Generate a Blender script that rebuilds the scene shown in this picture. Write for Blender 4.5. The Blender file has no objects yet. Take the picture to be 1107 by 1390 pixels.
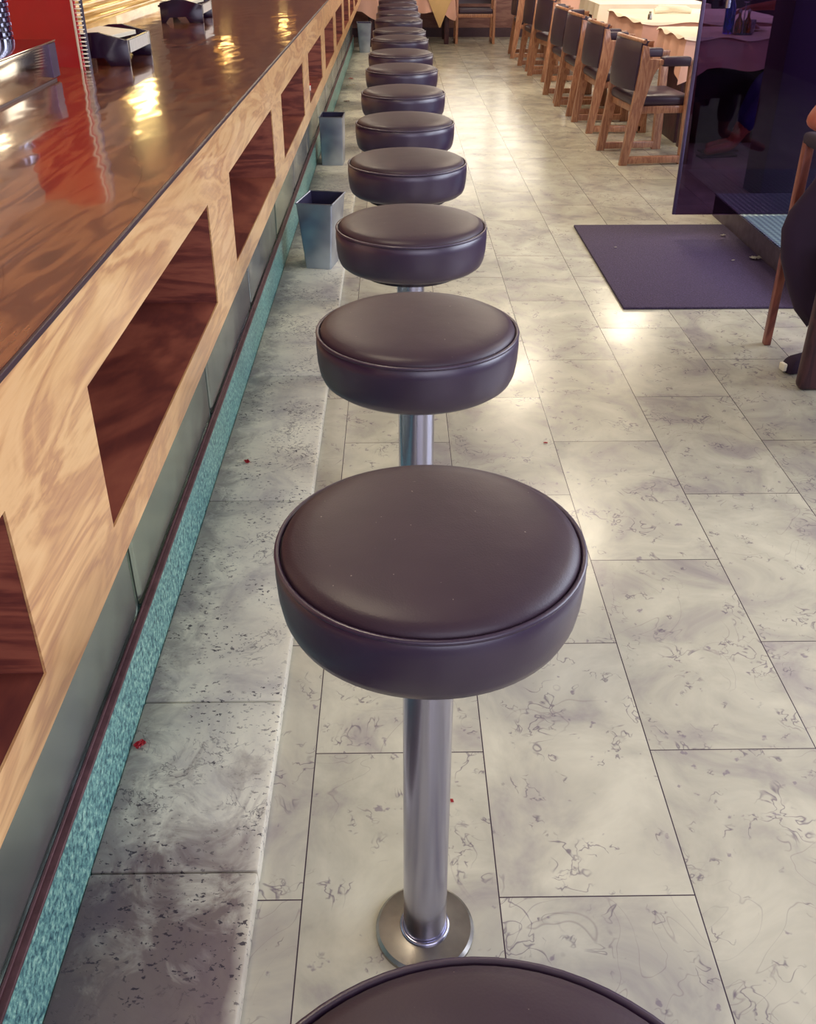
import bpy, bmesh, math, random
from mathutils import Vector, Matrix, noise
random.seed(7)
S = bpy.context.scene
COL = S.collection
PI = math.pi
def RGB(r, g, b):
    f = lambda c: ((c/255+0.055)/1.055)**2.4 if c > 10 else c/255/12.92
    return (f(r), f(g), f(b), 1)

# ------------------------------------------------------------------ camera
FPX, H = 1276.0, 1.4
cam = bpy.data.cameras.new('camera')
cam.sensor_fit = 'HORIZONTAL'; cam.sensor_width = 36.0
cam.lens = FPX/1107*36
cam.shift_y = -(695-650)/1107            # the phone's optical centre lies above the frame's middle
cam.clip_start = 0.02
co = bpy.data.objects.new('camera', cam); COL.objects.link(co)
co.location = (0, 0, H)
co.rotation_euler = (PI/2-math.atan(751/1276), 0, -0.0138)
S.camera = co

# ------------------------------------------------------------------ world, exposure
S.view_settings.view_transform = 'Standard'; S.view_settings.look = 'None'
S.view_settings.exposure = 0.0; S.view_settings.gamma = 1
w = bpy.data.worlds.new('world'); S.world = w; w.use_nodes = True
w.node_tree.nodes['Background'].inputs[0].default_value = (0.62, 0.60, 0.86, 1)
w.node_tree.nodes['Background'].inputs[1].default_value = 0.55

def area(name, loc, rot, sx, sy, power, col):
    l = bpy.data.lights.new(name, 'AREA'); l.shape = 'RECTANGLE'; l.size = sx; l.size_y = sy
    l.energy = power; l.color = col
    o = bpy.data.objects.new(name, l); COL.objects.link(o); o.location = loc; o.rotation_euler = rot
    return o
# daylight through the glazing of the right wall, the front and the far wall
area('daylight_right', (4.25, 2.6, 1.9), (0, PI/2, 0), 1.7, 4.6, 215, (0.80, 0.86, 1.0))
area('daylight_front', (1.6, -2.3, 1.9), (math.radians(72), 0, 0), 3.4, 1.8, 66, (0.86, 0.84, 1.0))
area('daylight_terrace', (4.25, 9.6, 1.7), (0, PI/2, 0), 1.6, 5.5, 95, (1.0, 0.93, 0.84))
# ceiling lamps
CEIL = 2.9
for i, (x, y, pw) in enumerate([(2.9, 3.4, 16), (1.3, 6.2, 26), (1.3, 9.2, 34), (2.8, 10.9, 30), (-0.7, 1.6, 16), (-0.9, 5.0, 18), (-0.9, 8.5, 22)]):
    area('ceiling_light', (x, y, CEIL-0.06), (0, 0, 0), 0.5, 0.5, pw, (1.0, 0.88, 0.70))
area('back_bar_light', (-2.35, 9.4, 2.05), (0, math.radians(-62), 0), 0.3, 1.0, 9, (1.0, 0.72, 0.26))

# ------------------------------------------------------------------ materials
def new_mat(name):
    m = bpy.data.materials.new(name); m.use_nodes = True
    nt = m.node_tree
    return m, nt, nt.nodes['Principled BSDF']
def N(nt, kind, **kw):
    n = nt.nodes.new(kind)
    for k, v in kw.items():
        if k in n.inputs: n.inputs[k].default_value = v
        else: setattr(n, k, v)
    return n
def L(nt, a, b): nt.links.new(a, b)
def coords(nt, scale=(1, 1, 1), loc=(0, 0, 0), rot=(0, 0, 0)):
    t = N(nt, 'ShaderNodeTexCoord'); mp = N(nt, 'ShaderNodeMapping')
    mp.inputs['Scale'].default_value = scale; mp.inputs['Location'].default_value = loc; mp.inputs['Rotation'].default_value = rot
    L(nt, t.outputs['Object'], mp.inputs['Vector']); return mp.outputs[0]
def ramp(nt, fac, stops, interp='LINEAR'):
    r = N(nt, 'ShaderNodeValToRGB'); r.color_ramp.interpolation = interp
    els = r.color_ramp.elements
    while len(els) < len(stops): els.new(0.5)
    for e, (p, c) in zip(els, stops):
        e.position = p; e.color = c if len(c) == 4 else (*c, 1)
    L(nt, fac, r.inputs[0]); return r.outputs[0]
def g(v): return (v, v, v, 1)
def noise_t(nt, vec, scale, detail=3, rough=0.5, dist=0.0):
    n = N(nt, 'ShaderNodeTexNoise'); n.inputs['Scale'].default_value = scale; n.inputs['Detail'].default_value = detail
    n.inputs['Roughness'].default_value = rough; n.inputs['Distortion'].default_value = dist
    L(nt, vec, n.inputs['Vector']); return n.outputs[0]
def mix(nt, fac, a, b, mode='MIX'):
    m = N(nt, 'ShaderNodeMix', data_type='RGBA', blend_type=mode)
    for sock, v in ((m.inputs[0], fac), (m.inputs[6], a), (m.inputs[7], b)):
        if hasattr(v, 'is_output') or hasattr(v, 'links'): L(nt, v, sock)
        else: sock.default_value = v
    return m.outputs[2]
def mth(nt, op, a, b=None):
    m = N(nt, 'ShaderNodeMath', operation=op)
    for i, v in enumerate((a, b)):
        if v is None: continue
        if hasattr(v, 'links'): L(nt, v, m.inputs[i])
        else: m.inputs[i].default_value = v
    return m.outputs[0]
def bump(nt, b, height, strength=0.2, dist=0.01):
    n = N(nt, 'ShaderNodeBump'); n.inputs['Strength'].default_value = strength; n.inputs['Distance'].default_value = dist
    L(nt, height, n.inputs['Height']); L(nt, n.outputs[0], b.inputs['Normal'])
def simple(name, col, rough=0.5, metal=0.0, var=0.12, nscale=12, bs=0.0, coat=0.0, bscale=None):
    m, nt, b = new_mat(name)
    v = coords(nt)
    n = noise_t(nt, v, nscale, 4, 0.6)
    c1 = tuple(c*(1-var) for c in col[:3]) + (1,); c2 = tuple(min(1, c*(1+var)) for c in col[:3]) + (1,)
    L(nt, ramp(nt, n, [(0.3, c1), (0.7, c2)]), b.inputs['Base Color'])
    b.inputs['Roughness'].default_value = rough; b.inputs['Metallic'].default_value = metal
    b.inputs['Coat Weight'].default_value = coat
    if bs: bump(nt, b, noise_t(nt, v, bscale or nscale*12, 3, 0.6), bs, 0.002)
    return m
def emit(name, col, s):
    m, nt, b = new_mat(name)
    b.inputs['Base Color'].default_value = col; b.inputs['Emission Color'].default_value = col
    b.inputs['Emission Strength'].default_value = s; return m

# wood: long wavy figure along the local Y axis
def wood(name, stops, rough=0.4, coat=0.0, sc=(3.2, 0.55, 3.2), big=2.2, fine=16, dist=1.6, axis_rot=(0, 0, 0), bs=0.05, fine_amt=0.35, blotch=None, wobble=False, figure=0.42):
    m, nt, b = new_mat(name)
    v = coords(nt, scale=sc, rot=axis_rot)
    n1 = noise_t(nt, v, big, 5, 0.55, dist)
    v2 = coords(nt, scale=(sc[0]*6, sc[1]*2.2, sc[2]*6), rot=axis_rot)
    n2 = noise_t(nt, v2, fine*0.35, 4, 0.6, 0.5)
    w1 = mth(nt, 'SINE', mth(nt, 'MULTIPLY', n1, 42.0))
    w1 = mth(nt, 'MULTIPLY', mth(nt, 'ADD', w1, 1.0), 0.5)
    f = mth(nt, 'ADD', mth(nt, 'MULTIPLY', w1, figure), mth(nt, 'MULTIPLY', n2, fine_amt))
    f = mth(nt, 'ADD', f, mth(nt, 'MULTIPLY', n1, 0.35))
    c = ramp(nt, f, stops)
    if blotch:
        bn = noise_t(nt, coords(nt), 1.7, 2, 0.5)
        c = mix(nt, ramp(nt, bn, [(0.4, g(0)), (0.65, g(1))]), c, blotch, 'MULTIPLY')
    L(nt, c, b.inputs['Base Color'])
    b.inputs['Roughness'].default_value = rough; b.inputs['Coat Weight'].default_value = coat; b.inputs['Coat Roughness'].default_value = 0.06
    if bs: bump(nt, b, f, bs, 0.003)
    if wobble:
        bn = N(nt, 'ShaderNodeBump'); bn.inputs['Strength'].default_value = 0.12; bn.inputs['Distance'].default_value = 0.02
        L(nt, noise_t(nt, coords(nt, scale=(3, 1, 1)), 5, 1, 0.4), bn.inputs['Height']); L(nt, bn.outputs[0], b.inputs['Coat Normal'])
    return m

M = {}
M['fascia'] = wood('pale walnut veneer', [(0.22, RGB(178, 126, 92)), (0.42, RGB(212, 164, 112)), (0.62, RGB(228, 184, 128)), (0.85, RGB(236, 198, 146))],
                   0.30, 0.25, sc=(5.0, 0.8, 5.0), big=1.9, dist=1.0, bs=0.03, blotch=(0.94, 0.87, 0.85, 1), figure=0.3)
M['cubby'] = wood('red brown veneer', [(0.2, RGB(88, 42, 42)), (0.45, RGB(126, 66, 54)), (0.7, RGB(150, 84, 66)), (0.9, RGB(166, 98, 74))], 0.42, 0.1,
                  sc=(1.2, 0.8, 7), big=1.6, dist=0.7)
M['top'] = wood('lacquered dark veneer', [(0.2, RGB(88, 46, 40)), (0.45, RGB(118, 66, 48)), (0.65, RGB(142, 86, 58)), (0.9, RGB(162, 104, 70))], 0.14, 1.0,
                sc=(5.0, 0.8, 5.0), big=1.5, dist=0.9, axis_rot=(0, 0, -0.22), bs=0.0, wobble=True)
M['oak'] = wood('warm chair wood', [(0.2, RGB(138, 92, 74)), (0.5, RGB(166, 114, 88)), (0.9, RGB(190, 142, 110))], 0.38, 0.15, sc=(10, 10, 1.6), big=2, dist=0.5, bs=0.02)
M['redoak'] = wood('reddish leg wood', [(0.2, RGB(96, 48, 44)), (0.5, RGB(128, 68, 58)), (0.9, RGB(156, 92, 74))], 0.45, 0.0, sc=(6, 6, 1.2), big=2, dist=0.5, bs=0.02)
M['darkwood'] = wood('dark brown wood', [(0.2, RGB(44, 20, 34)), (0.5, RGB(62, 32, 42)), (0.9, RGB(84, 46, 52))], 0.5, 0.0, sc=(6, 6, 1.2), big=2, dist=0.5, bs=0.02)
M['slat'] = wood('golden slat wood', [(0.2, RGB(170, 124, 66)), (0.5, RGB(206, 162, 92)), (0.9, RGB(236, 204, 140))], 0.3, 0.4, sc=(3, .6, 3), big=1.2, dist=0.6, bs=0.0)
M['edge'] = simple('dark edge strip', RGB(58, 36, 44), 0.4)

# floor: running bond of pale limestone with curly fossil marks and veins
def floor_mat():
    m, nt, b = new_mat('limestone tiles')
    t = N(nt, 'ShaderNodeTexCoord'); sep = N(nt, 'ShaderNodeSeparateXYZ'); L(nt, t.outputs['Object'], sep.inputs[0])
    cmb = N(nt, 'ShaderNodeCombineXYZ')
    L(nt, mth(nt, 'ADD', sep.outputs[1], -0.997+0.6425*40), cmb.inputs[0]); L(nt, mth(nt, 'ADD', sep.outputs[0], 0.1625+0.3285*40), cmb.inputs[1])
    br = N(nt, 'ShaderNodeTexBrick'); br.offset = 0.5; br.offset_frequency = 2; br.squash = 1
    for k, v in (('Scale', 1.0), ('Mortar Size', 0.0013), ('Mortar Smooth', 0.25), ('Bias', 0.0), ('Brick Width', 0.6425), ('Row Height', 0.3285)):
        br.inputs[k].default_value = v
    br.inputs['Color1'].default_value = g(0); br.inputs['Color2'].default_value = g(1); br.inputs['Mortar'].default_value = g(0.5)
    L(nt, cmb.outputs[0], br.inputs['Vector'])
    tile = br.outputs['Color']
    # every tile gets its own piece of the stone
    off = N(nt, 'ShaderNodeCombineXYZ'); L(nt, mth(nt, 'MULTIPLY', tile, 37.0), off.inputs[0]); L(nt, mth(nt, 'MULTIPLY', tile, 17.0), off.inputs[2])
    va = N(nt, 'ShaderNodeVectorMath', operation='ADD'); L(nt, t.outputs['Object'], va.inputs[0]); L(nt, off.outputs[0], va.inputs[1])
    v = va.outputs[0]
    base = ramp(nt, noise_t(nt, v, 5, 5, 0.6, 0.6), [(0.3, RGB(158, 152, 148)), (0.5, RGB(188, 185, 168)), (0.68, RGB(206, 203, 184))])
    base = mix(nt, 0.45, base, ramp(nt, tile, [(0, g(0.74)), (0.5, g(0.92)), (1, g(1.0))]), 'MULTIPLY')
    # thin curly fossils: iso lines of a noise, kept where a second noise is high
    def iso(scale, width, mscale, lo, hi, dist, seed):
        vv = N(nt, 'ShaderNodeVectorMath', operation='ADD'); L(nt, v, vv.inputs[0]); vv.inputs[1].default_value = (seed, seed*2, 0)
        n = noise_t(nt, vv.outputs[0], scale, 2, 0.5, dist)
        d = mth(nt, 'ABSOLUTE', mth(nt, 'SUBTRACT', n, 0.5))
        line = ramp(nt, d, [(0.0, g(1)), (width, g(0))])
        k = ramp(nt, noise_t(nt, vv.outputs[0], mscale, 2, 0.5), [(lo, g(0)), (hi, g(1))])
        return mth(nt, 'MULTIPLY', line, k)
    l1 = iso(20, 0.026, 7, 0.57, 0.63, 0.9, 3.1)
    l2 = iso(3.2, 0.007, 2.4, 0.50, 0.60, 3.0, 9.7)
    l3 = iso(38, 0.035, 18, 0.60, 0.66, 0.4, 5.5)
    base = mix(nt, mth(nt, 'MULTIPLY', l1, 0.75), base, RGB(92, 78, 100))
    base = mix(nt, mth(nt, 'MULTIPLY', l2, 0.4), base, RGB(110, 92, 106))
    base = mix(nt, mth(nt, 'MULTIPLY', l3, 0.7), base, RGB(84, 70, 94))
    sp = ramp(nt, noise_t(nt, v, 30, 3, 0.5), [(0.69, g(0)), (0.73, g(1))])
    base = mix(nt, mth(nt, 'MULTIPLY', sp, 0.6), base, RGB(112, 98, 118))
    base = mix(nt, br.outputs['Fac'], base, RGB(58, 44, 58))
    L(nt, base, b.inputs['Base Color'])
    L(nt, ramp(nt, noise_t(nt, v, 4, 4, 0.6), [(0.3, g(0.17)), (0.7, g(0.27))]), b.inputs['Roughness'])
    bump(nt, b, mth(nt, 'SUBTRACT', 1.0, br.outputs['Fac']), 0.25, 0.002)
    return m
M['floor'] = floor_mat()

def travertine(name, c0, c1, c2, stain=True):
    m, nt, b = new_mat(name)
    v = coords(nt)
    base = ramp(nt, noise_t(nt, v, 6, 6, 0.65, 0.8), [(0.28, c0), (0.5, c1), (0.72, c2)])
    vp = coords(nt, scale=(1.0, 1.6, 1.0))
    k = ramp(nt, noise_t(nt, v, 7, 3, 0.5, 0.4), [(0.42, g(0)), (0.56, g(1))])
    pits = ramp(nt, noise_t(nt, vp, 84, 3, 0.6, 0.3), [(0.605, g(0)), (0.635, g(1))])
    pits = mth(nt, 'MULTIPLY', pits, k)
    n = noise_t(nt, v, 16, 4, 0.6, 1.5)
    cr = ramp(nt, mth(nt, 'ABSOLUTE', mth(nt, 'SUBTRACT', n, 0.5)), [(0.0, g(1)), (0.02, g(0))])
    cr = mth(nt, 'MULTIPLY', cr, ramp(nt, noise_t(nt, v, 5, 2, 0.5), [(0.55, g(0)), (0.62, g(1))]))
    if stain:   # grime trodden in, heaviest on the first slab; gx darkens towards the marble
        sep = N(nt, 'ShaderNodeSeparateXYZ'); t = N(nt, 'ShaderNodeTexCoord'); L(nt, t.outputs['Object'], sep.inputs[0])
        s1 = ramp(nt, mth(nt, 'ADD', mth(nt, 'MULTIPLY', sep.outputs[1], -0.9), mth(nt, 'ADD', noise_t(nt, v, 9, 5, 0.65, 1.0), 0.82)), [(0.22, g(0)), (0.5, g(1))])
        base = mix(nt, mth(nt, 'MULTIPLY', s1, 0.82), base, RGB(86, 60, 66))
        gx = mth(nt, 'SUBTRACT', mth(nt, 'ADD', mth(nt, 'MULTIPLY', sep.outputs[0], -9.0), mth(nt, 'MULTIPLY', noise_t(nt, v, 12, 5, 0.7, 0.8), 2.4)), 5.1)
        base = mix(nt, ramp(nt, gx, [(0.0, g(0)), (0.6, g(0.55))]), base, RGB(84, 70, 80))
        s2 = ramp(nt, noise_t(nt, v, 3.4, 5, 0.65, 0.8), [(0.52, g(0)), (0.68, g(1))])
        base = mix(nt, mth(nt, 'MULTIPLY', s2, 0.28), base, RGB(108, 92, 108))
    if stain:   # pale worn outer edge
        wx = mth(nt, 'ADD', mth(nt, 'MULTIPLY', mth(nt, 'ADD', sep.outputs[0], mth(nt, 'MULTIPLY', noise_t(nt, v, 14, 3, 0.6), 0.03)), 40.0), 9.7)
        base = mix(nt, ramp(nt, wx, [(0.0, g(0)), (1.0, g(0.7))]), base, RGB(232, 226, 204))
    base = mix(nt, mth(nt, 'MULTIPLY', pits, 0.9), base, RGB(44, 34, 50))
    base = mix(nt, mth(nt, 'MULTIPLY', cr, 0.8), base, RGB(48, 38, 54))
    L(nt, base, b.inputs['Base Color'])
    b.inputs['Roughness'].default_value = 0.55
    h = mth(nt, 'SUBTRACT', noise_t(nt, v, 40, 4, 0.6), mth(nt, 'MULTIPLY', pits, 2.0))
    bump(nt, b, h, 0.35, 0.002)
    return m
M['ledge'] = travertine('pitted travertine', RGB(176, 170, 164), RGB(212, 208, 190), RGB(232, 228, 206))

def marble():
    m, nt, b = new_mat('green speckled marble'); v = coords(nt, scale=(1, 1, 1))
    n = noise_t(nt, v, 85, 5, 0.75, 0.3)
    c = ramp(nt, n, [(0.36, RGB(40, 74, 84)), (0.46, RGB(92, 138, 138)), (0.56, RGB(138, 186, 172)), (0.68, RGB(196, 226, 204))])
    n2 = noise_t(nt, v, 3, 3, 0.6)
    c = mix(nt, ramp(nt, n2, [(0.35, g(0)), (0.7, g(1))]), c, (0.72, 0.82, 0.84, 1), 'MULTIPLY')
    L(nt, c, b.inputs['Base Color']); b.inputs['Roughness'].default_value = 0.38; return m
M['marble'] = marble()

def leather():
    m, nt, b = new_mat('black vinyl'); v = coords(nt)
    c = ramp(nt, noise_t(nt, v, 9, 3, 0.5), [(0.3, RGB(50, 33, 48)), (0.7, RGB(58, 40, 54))])
    dust = ramp(nt, noise_t(nt, v, 210, 1, 0.3), [(0.80, g(0)), (0.83, g(1))])
    c = mix(nt, mth(nt, 'MULTIPLY', dust, 0.5), c, RGB(190, 180, 170))
    L(nt, c, b.inputs['Base Color'])
    b.inputs['Roughness'].default_value = 0.44; b.inputs['Specular IOR Level'].default_value = 0.45
    vo = N(nt, 'ShaderNodeTexVoronoi'); vo.inputs['Scale'].default_value = 420; L(nt, v, vo.inputs['Vector'])
    h = mth(nt, 'ADD', mth(nt, 'MULTIPLY', vo.outputs['Distance'], 0.5), mth(nt, 'MULTIPLY', noise_t(nt, v, 14, 2, 0.5), 6.0))
    bump(nt, b, h, 0.10, 0.002)
    return m
M['vinyl'] = leather()
def vinyl_band():
    m, nt, b = new_mat('black vinyl side band'); v = coords(nt, scale=(1, 1, 1))
    L(nt, ramp(nt, noise_t(nt, v, 7, 3, 0.5), [(0.3, RGB(46, 28, 56)), (0.7, RGB(54, 36, 64))]), b.inputs['Base Color'])
    b.inputs['Roughness'].default_value = 0.34; b.inputs['Specular IOR Level'].default_value = 0.85
    bump(nt, b, mth(nt, 'ADD', mth(nt, 'MULTIPLY', noise_t(nt, v, 300, 2, 0.5), 0.15), mth(nt, 'MULTIPLY', noise_t(nt, v, 11, 2, 0.5), 3.0)), 0.16, 0.003)
    return m
M['band'] = vinyl_band()
M['pad'] = simple('black chair vinyl', RGB(62, 44, 62), 0.42, var=0.08)
M['chrome'] = simple('brushed steel', RGB(176, 176, 196), 0.2, 1.0, var=0.05, nscale=3)
M['flange'] = simple('worn steel flange', RGB(150, 146, 140), 0.26, 1.0, var=0.2, nscale=18)
def galv():
    m, nt, b = new_mat('galvanised steel'); v = coords(nt)
    vo = N(nt, 'ShaderNodeTexNoise'); vo.inputs['Scale'].default_value = 6; L(nt, v, vo.inputs['Vector'])
    L(nt, ramp(nt, vo.outputs[0], [(0.3, RGB(136, 144, 168)), (0.7, RGB(190, 200, 212))]), b.inputs['Base Color'])
    b.inputs['Metallic'].default_value = 0.85; b.inputs['Roughness'].default_value = 0.3
    bump(nt, b, noise_t(nt, v, 9, 2, 0.4), 0.25, 0.01); return m
M['galv'] = galv()
M['binin'] = simple('dark steel inside', RGB(70, 66, 96), 0.5, 0.6)
def panelm():
    m, nt, b = new_mat('grey green metal sheet'); v = coords(nt)
    L(nt, ramp(nt, noise_t(nt, v, 1.5, 3, 0.5), [(0.35, RGB(134, 138, 146)), (0.65, RGB(160, 172, 158))]), b.inputs['Base Color'])
    b.inputs['Metallic'].default_value = 0.8; b.inputs['Roughness'].default_value = 0.26
    bump(nt, b, noise_t(nt, v, 3.5, 2, 0.4), 0.55, 0.03); return m
M['panel'] = panelm()
M['rail'] = simple('worn brown rail', RGB(104, 74, 78), 0.35, 0.4, var=0.25, nscale=30)
M['black'] = simple('gloss black plastic', RGB(34, 16, 38), 0.2, var=0.05)
M['white'] = simple('white paper', RGB(236, 228, 206), 0.6, var=0.03)
M['grey'] = simple('grey card', RGB(186, 180, 170), 0.6, var=0.08, nscale=60)
M['red'] = simple('red laminated card', RGB(190, 28, 44), 0.3, var=0.04)
M['steelbox'] = simple('polished steel box', RGB(214, 206, 190), 0.12, 1.0, var=0.04, nscale=8)
M['steeldark'] = simple('dark steel end', RGB(92, 76, 104), 0.3, 0.7, var=0.2)
def matm():
    m, nt, b = new_mat('ribbed dark carpet'); v = coords(nt)
    n = noise_t(nt, v, 150, 3, 0.7)
    L(nt, ramp(nt, n, [(0.3, RGB(46, 30, 58)), (0.6, RGB(70, 54, 88)), (0.75, RGB(96, 80, 112))]), b.inputs['Base Color'])
    b.inputs['Roughness'].default_value = 0.75; bump(nt, b, n, 0.9, 0.006); return m
M['mat'] = matm()
def plate():
    m, nt, b = new_mat('diamond tread plate')
    v = coords(nt, scale=(1, 1, 1), rot=(0, 0, 0.78))
    br = N(nt, 'ShaderNodeTexChecker'); 
    sep = N(nt, 'ShaderNodeSeparateXYZ'); L(nt, v, sep.inputs[0])
    h = mth(nt, 'MULTIPLY', mth(nt, 'SINE', mth(nt, 'MULTIPLY', sep.outputs[0], 150)), mth(nt, 'SINE', mth(nt, 'MULTIPLY', sep.outputs[1], 150)))
    L(nt, ramp(nt, mth(nt, 'ADD', mth(nt, 'MULTIPLY', h, 0.5), 0.5), [(0.2, RGB(110, 136, 160)), (0.8, RGB(176, 206, 214))]), b.inputs['Base Color'])
    b.inputs['Metallic'].default_value = 0.6; b.inputs['Roughness'].default_value = 0.38
    bump(nt, b, h, 0.5, 0.003); return m
M['plate'] = plate()
M['riser'] = simple('scuffed grey step side', RGB(96, 82, 96), 0.55, 0.2, var=0.25, nscale=22)
def glass():
    m, nt, b = new_mat('smoked glass')
    nt.nodes.remove(b); out = nt.nodes['Material Output']
    tr = N(nt, 'ShaderNodeBsdfTransparent'); tr.inputs[0].default_value = (0.27, 0.20, 0.34, 1)
    gl = N(nt, 'ShaderNodeBsdfGlossy'); gl.inputs['Roughness'].default_value = 0.02; gl.inputs['Color'].default_value = (0.9, 0.85, 1, 1)
    fr = N(nt, 'ShaderNodeFresnel'); fr.inputs[0].default_value = 1.3
    mx = N(nt, 'ShaderNodeMixShader'); L(nt, fr.outputs[0], mx.inputs[0]); L(nt, tr.outputs[0], mx.inputs[1]); L(nt, gl.outputs[0], mx.inputs[2])
    L(nt, mx.outputs[0], out.inputs[0]); return m
M['glass'] = glass()
def clear(name, col):
    m, nt, b = new_mat(name)
    b.inputs['Base Color'].default_value = col; b.inputs['Transmission Weight'].default_value = 0.8; b.inputs['Roughness'].default_value = 0.05
    return m
M['blueglass'] = clear('blue bottle glass', RGB(60, 80, 220)); M['amber'] = clear('amber oil', RGB(170, 110, 50)); M['clearglass'] = clear('clear glass', RGB(225, 230, 240))
M['pink'] = simple('peach tablecloth', RGB(226, 176, 156), 0.8, var=0.06, nscale=5)
M['cream'] = simple('cream top cloth', RGB(240, 226, 204), 0.8, var=0.04, nscale=5)
M['gold'] = simple('golden top cloth', RGB(226, 188, 132), 0.8, var=0.05, nscale=5)
M['skin'] = simple('skin', RGB(176, 92, 72), 0.5, var=0.06, nscale=8)
M['blackcloth'] = simple('black cloth', RGB(42, 20, 48), 0.85, var=0.08, nscale=10)
M['bluecloth'] = simple('dark blue trousers', RGB(58, 48, 128), 0.85, var=0.1, nscale=10)
M['hair'] = simple('dark hair', RGB(40, 26, 24), 0.6, var=0.2, nscale=60)
M['wallp'] = simple('warm plaster', RGB(196, 178, 164), 0.8, var=0.05, nscale=4)
M['wains'] = wood('brown pink wall panel', [(0.2, RGB(120, 80, 78)), (0.5, RGB(146, 104, 98)), (0.9, RGB(166, 126, 114))], 0.5, 0, sc=(1, 5, 5), big=1, dist=0.5, bs=0)
M['darkwall'] = simple('dark wall', RGB(92, 66, 94), 0.6, var=0.1, nscale=3)
M['ceil'] = simple('white ceiling', RGB(214, 206, 196), 0.8, var=0.03, nscale=3)
M['base'] = simple('dark skirting', RGB(84, 62, 74), 0.5)
M['lampglow'] = emit('lamp glow', (1.0, 0.78, 0.42, 1), 9.0)
M['bulb'] = emit('bulb glow', (1.0, 0.66, 0.22, 1), 16.0)
M['skyglow'] = emit('daylight pane', (1.0, 0.93, 0.80, 1), 3.2)

# ------------------------------------------------------------------ geometry helpers
class MB:
    def __init__(s): s.bm = bmesh.new()
    def box(s, x0, x1, y0, y1, z0, z1, bev=0.0, seg=2, mat=None):
        r = bmesh.ops.create_cube(s.bm, size=1.0)
        vs = r['verts']
        for v in vs: v.co = Vector(((x0+x1)/2+v.co.x*(x1-x0), (y0+y1)/2+v.co.y*(y1-y0), (z0+z1)/2+v.co.z*(z1-z0)))
        if mat: bmesh.ops.transform(s.bm, matrix=mat, verts=vs)
        if bev: 
            es = list({e for v in vs for e in v.link_edges})
            bmesh.ops.bevel(s.bm, geom=es, offset=bev, segments=seg, profile=0.5, affect='EDGES')
        return s
    def hexa(s, bot, top, bev=0.0):
        vs = [s.bm.verts.new(p) for p in list(bot)+list(top)]
        f = s.bm.faces.new
        f([vs[3], vs[2], vs[1], vs[0]]); f(vs[4:8])
        for i in range(4): f([vs[i], vs[(i+1) % 4], vs[4+(i+1) % 4], vs[4+i]])
        if bev: bmesh.ops.bevel(s.bm, geom=list({e for v in vs for e in v.link_edges}), offset=bev, segments=2, profile=0.5, affect='EDGES')
        return s
    def lathe(s, prof, n=48, c=(0, 0, 0), cap=True):
        rings = []
        for r, z in prof:
            rings.append([s.bm.verts.new((c[0]+r*math.cos(2*PI*i/n), c[1]+r*math.sin(2*PI*i/n), c[2]+z)) for i in range(n)])
        for a, b in zip(rings, rings[1:]):
            for i in range(n): s.bm.faces.new([a[i], a[(i+1) % n], b[(i+1) % n], b[i]])
        if cap:
            s.bm.faces.new(rings[0][::-1]); s.bm.faces.new(rings[-1])
        return s
    def torus(s, R, r, z, n=64, k=10, c=(0, 0)):
        rings = []
        for i in range(n):
            a = 2*PI*i/n
            rings.append([s.bm.verts.new((c[0]+(R+r*math.cos(2*PI*j/k))*math.cos(a), c[1]+(R+r*math.cos(2*PI*j/k))*math.sin(a), z+r*math.sin(2*PI*j/k))) for j in range(k)])
        for i in range(n):
            A, B = rings[i], rings[(i+1) % n]
            for j in range(k): s.bm.faces.new([A[j], B[j], B[(j+1) % k], A[(j+1) % k]])
        return s
    def tube(s, pts, r, k=10):
        pts = [Vector(p) for p in pts]; rings = []
        for i, p in enumerate(pts):
            d = (pts[min(i+1, len(pts)-1)]-pts[max(i-1, 0)]).normalized()
            u = d.cross(Vector((0, 0, 1)));  u = u.normalized() if u.length > 1e-3 else Vector((1, 0, 0))
            v = d.cross(u); rr = r[i] if isinstance(r, (list, tuple)) else r
            rings.append([s.bm.verts.new(p+u*rr*math.cos(2*PI*j/k)+v*rr*math.sin(2*PI*j/k)) for j in range(k)])
        for A, B in zip(rings, rings[1:]):
            for j in range(k): s.bm.faces.new([A[j], A[(j+1) % k], B[(j+1) % k], B[j]])
        s.bm.faces.new(rings[0][::-1]); s.bm.faces.new(rings[-1]); return s
    def prism(s, poly, axis, a0, a1, bev=0.0):
        # poly in the two other axes; axis 'y' -> (x,z), 'x' -> (y,z), 'z' -> (x,y)
        def P(p, a): return {'y': (p[0], a, p[1]), 'x': (a, p[0], p[1]), 'z': (p[0], p[1], a)}[axis]
        A = [s.bm.verts.new(P(p, a0)) for p in poly]; B = [s.bm.verts.new(P(p, a1)) for p in poly]
        n = len(poly)
        fs = [s.bm.faces.new(A[::-1]), s.bm.faces.new(B)]
        for i in range(n): fs.append(s.bm.faces.new([A[i], A[(i+1) % n], B[(i+1) % n], B[i]]))
        if bev: bmesh.ops.bevel(s.bm, geom=list({e for v in A+B for e in v.link_edges}), offset=bev, segments=2, profile=0.5, affect='EDGES')
        return s
    def build(s, name, mat, parent=None, smooth=True, angle=35):
        bmesh.ops.recalc_face_normals(s.bm, faces=s.bm.faces)
        me = bpy.data.meshes.new(name); s.bm.to_mesh(me); s.bm.free()
        me.materials.append(mat)
        if smooth:
            me.polygons.foreach_set('use_smooth', [True]*len(me.polygons))
            try: me.set_sharp_from_angle(angle=math.radians(angle))
            except Exception: pass
        o = bpy.data.objects.new(name, me); COL.objects.link(o)
        if parent: o.parent = parent
        return o
def tag(o, label=None, cat=None, group=None, kind=None):
    if label: o['label'] = label
    if cat: o['category'] = cat
    if group: o['group'] = group
    if kind: o['kind'] = kind
    return o
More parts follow.
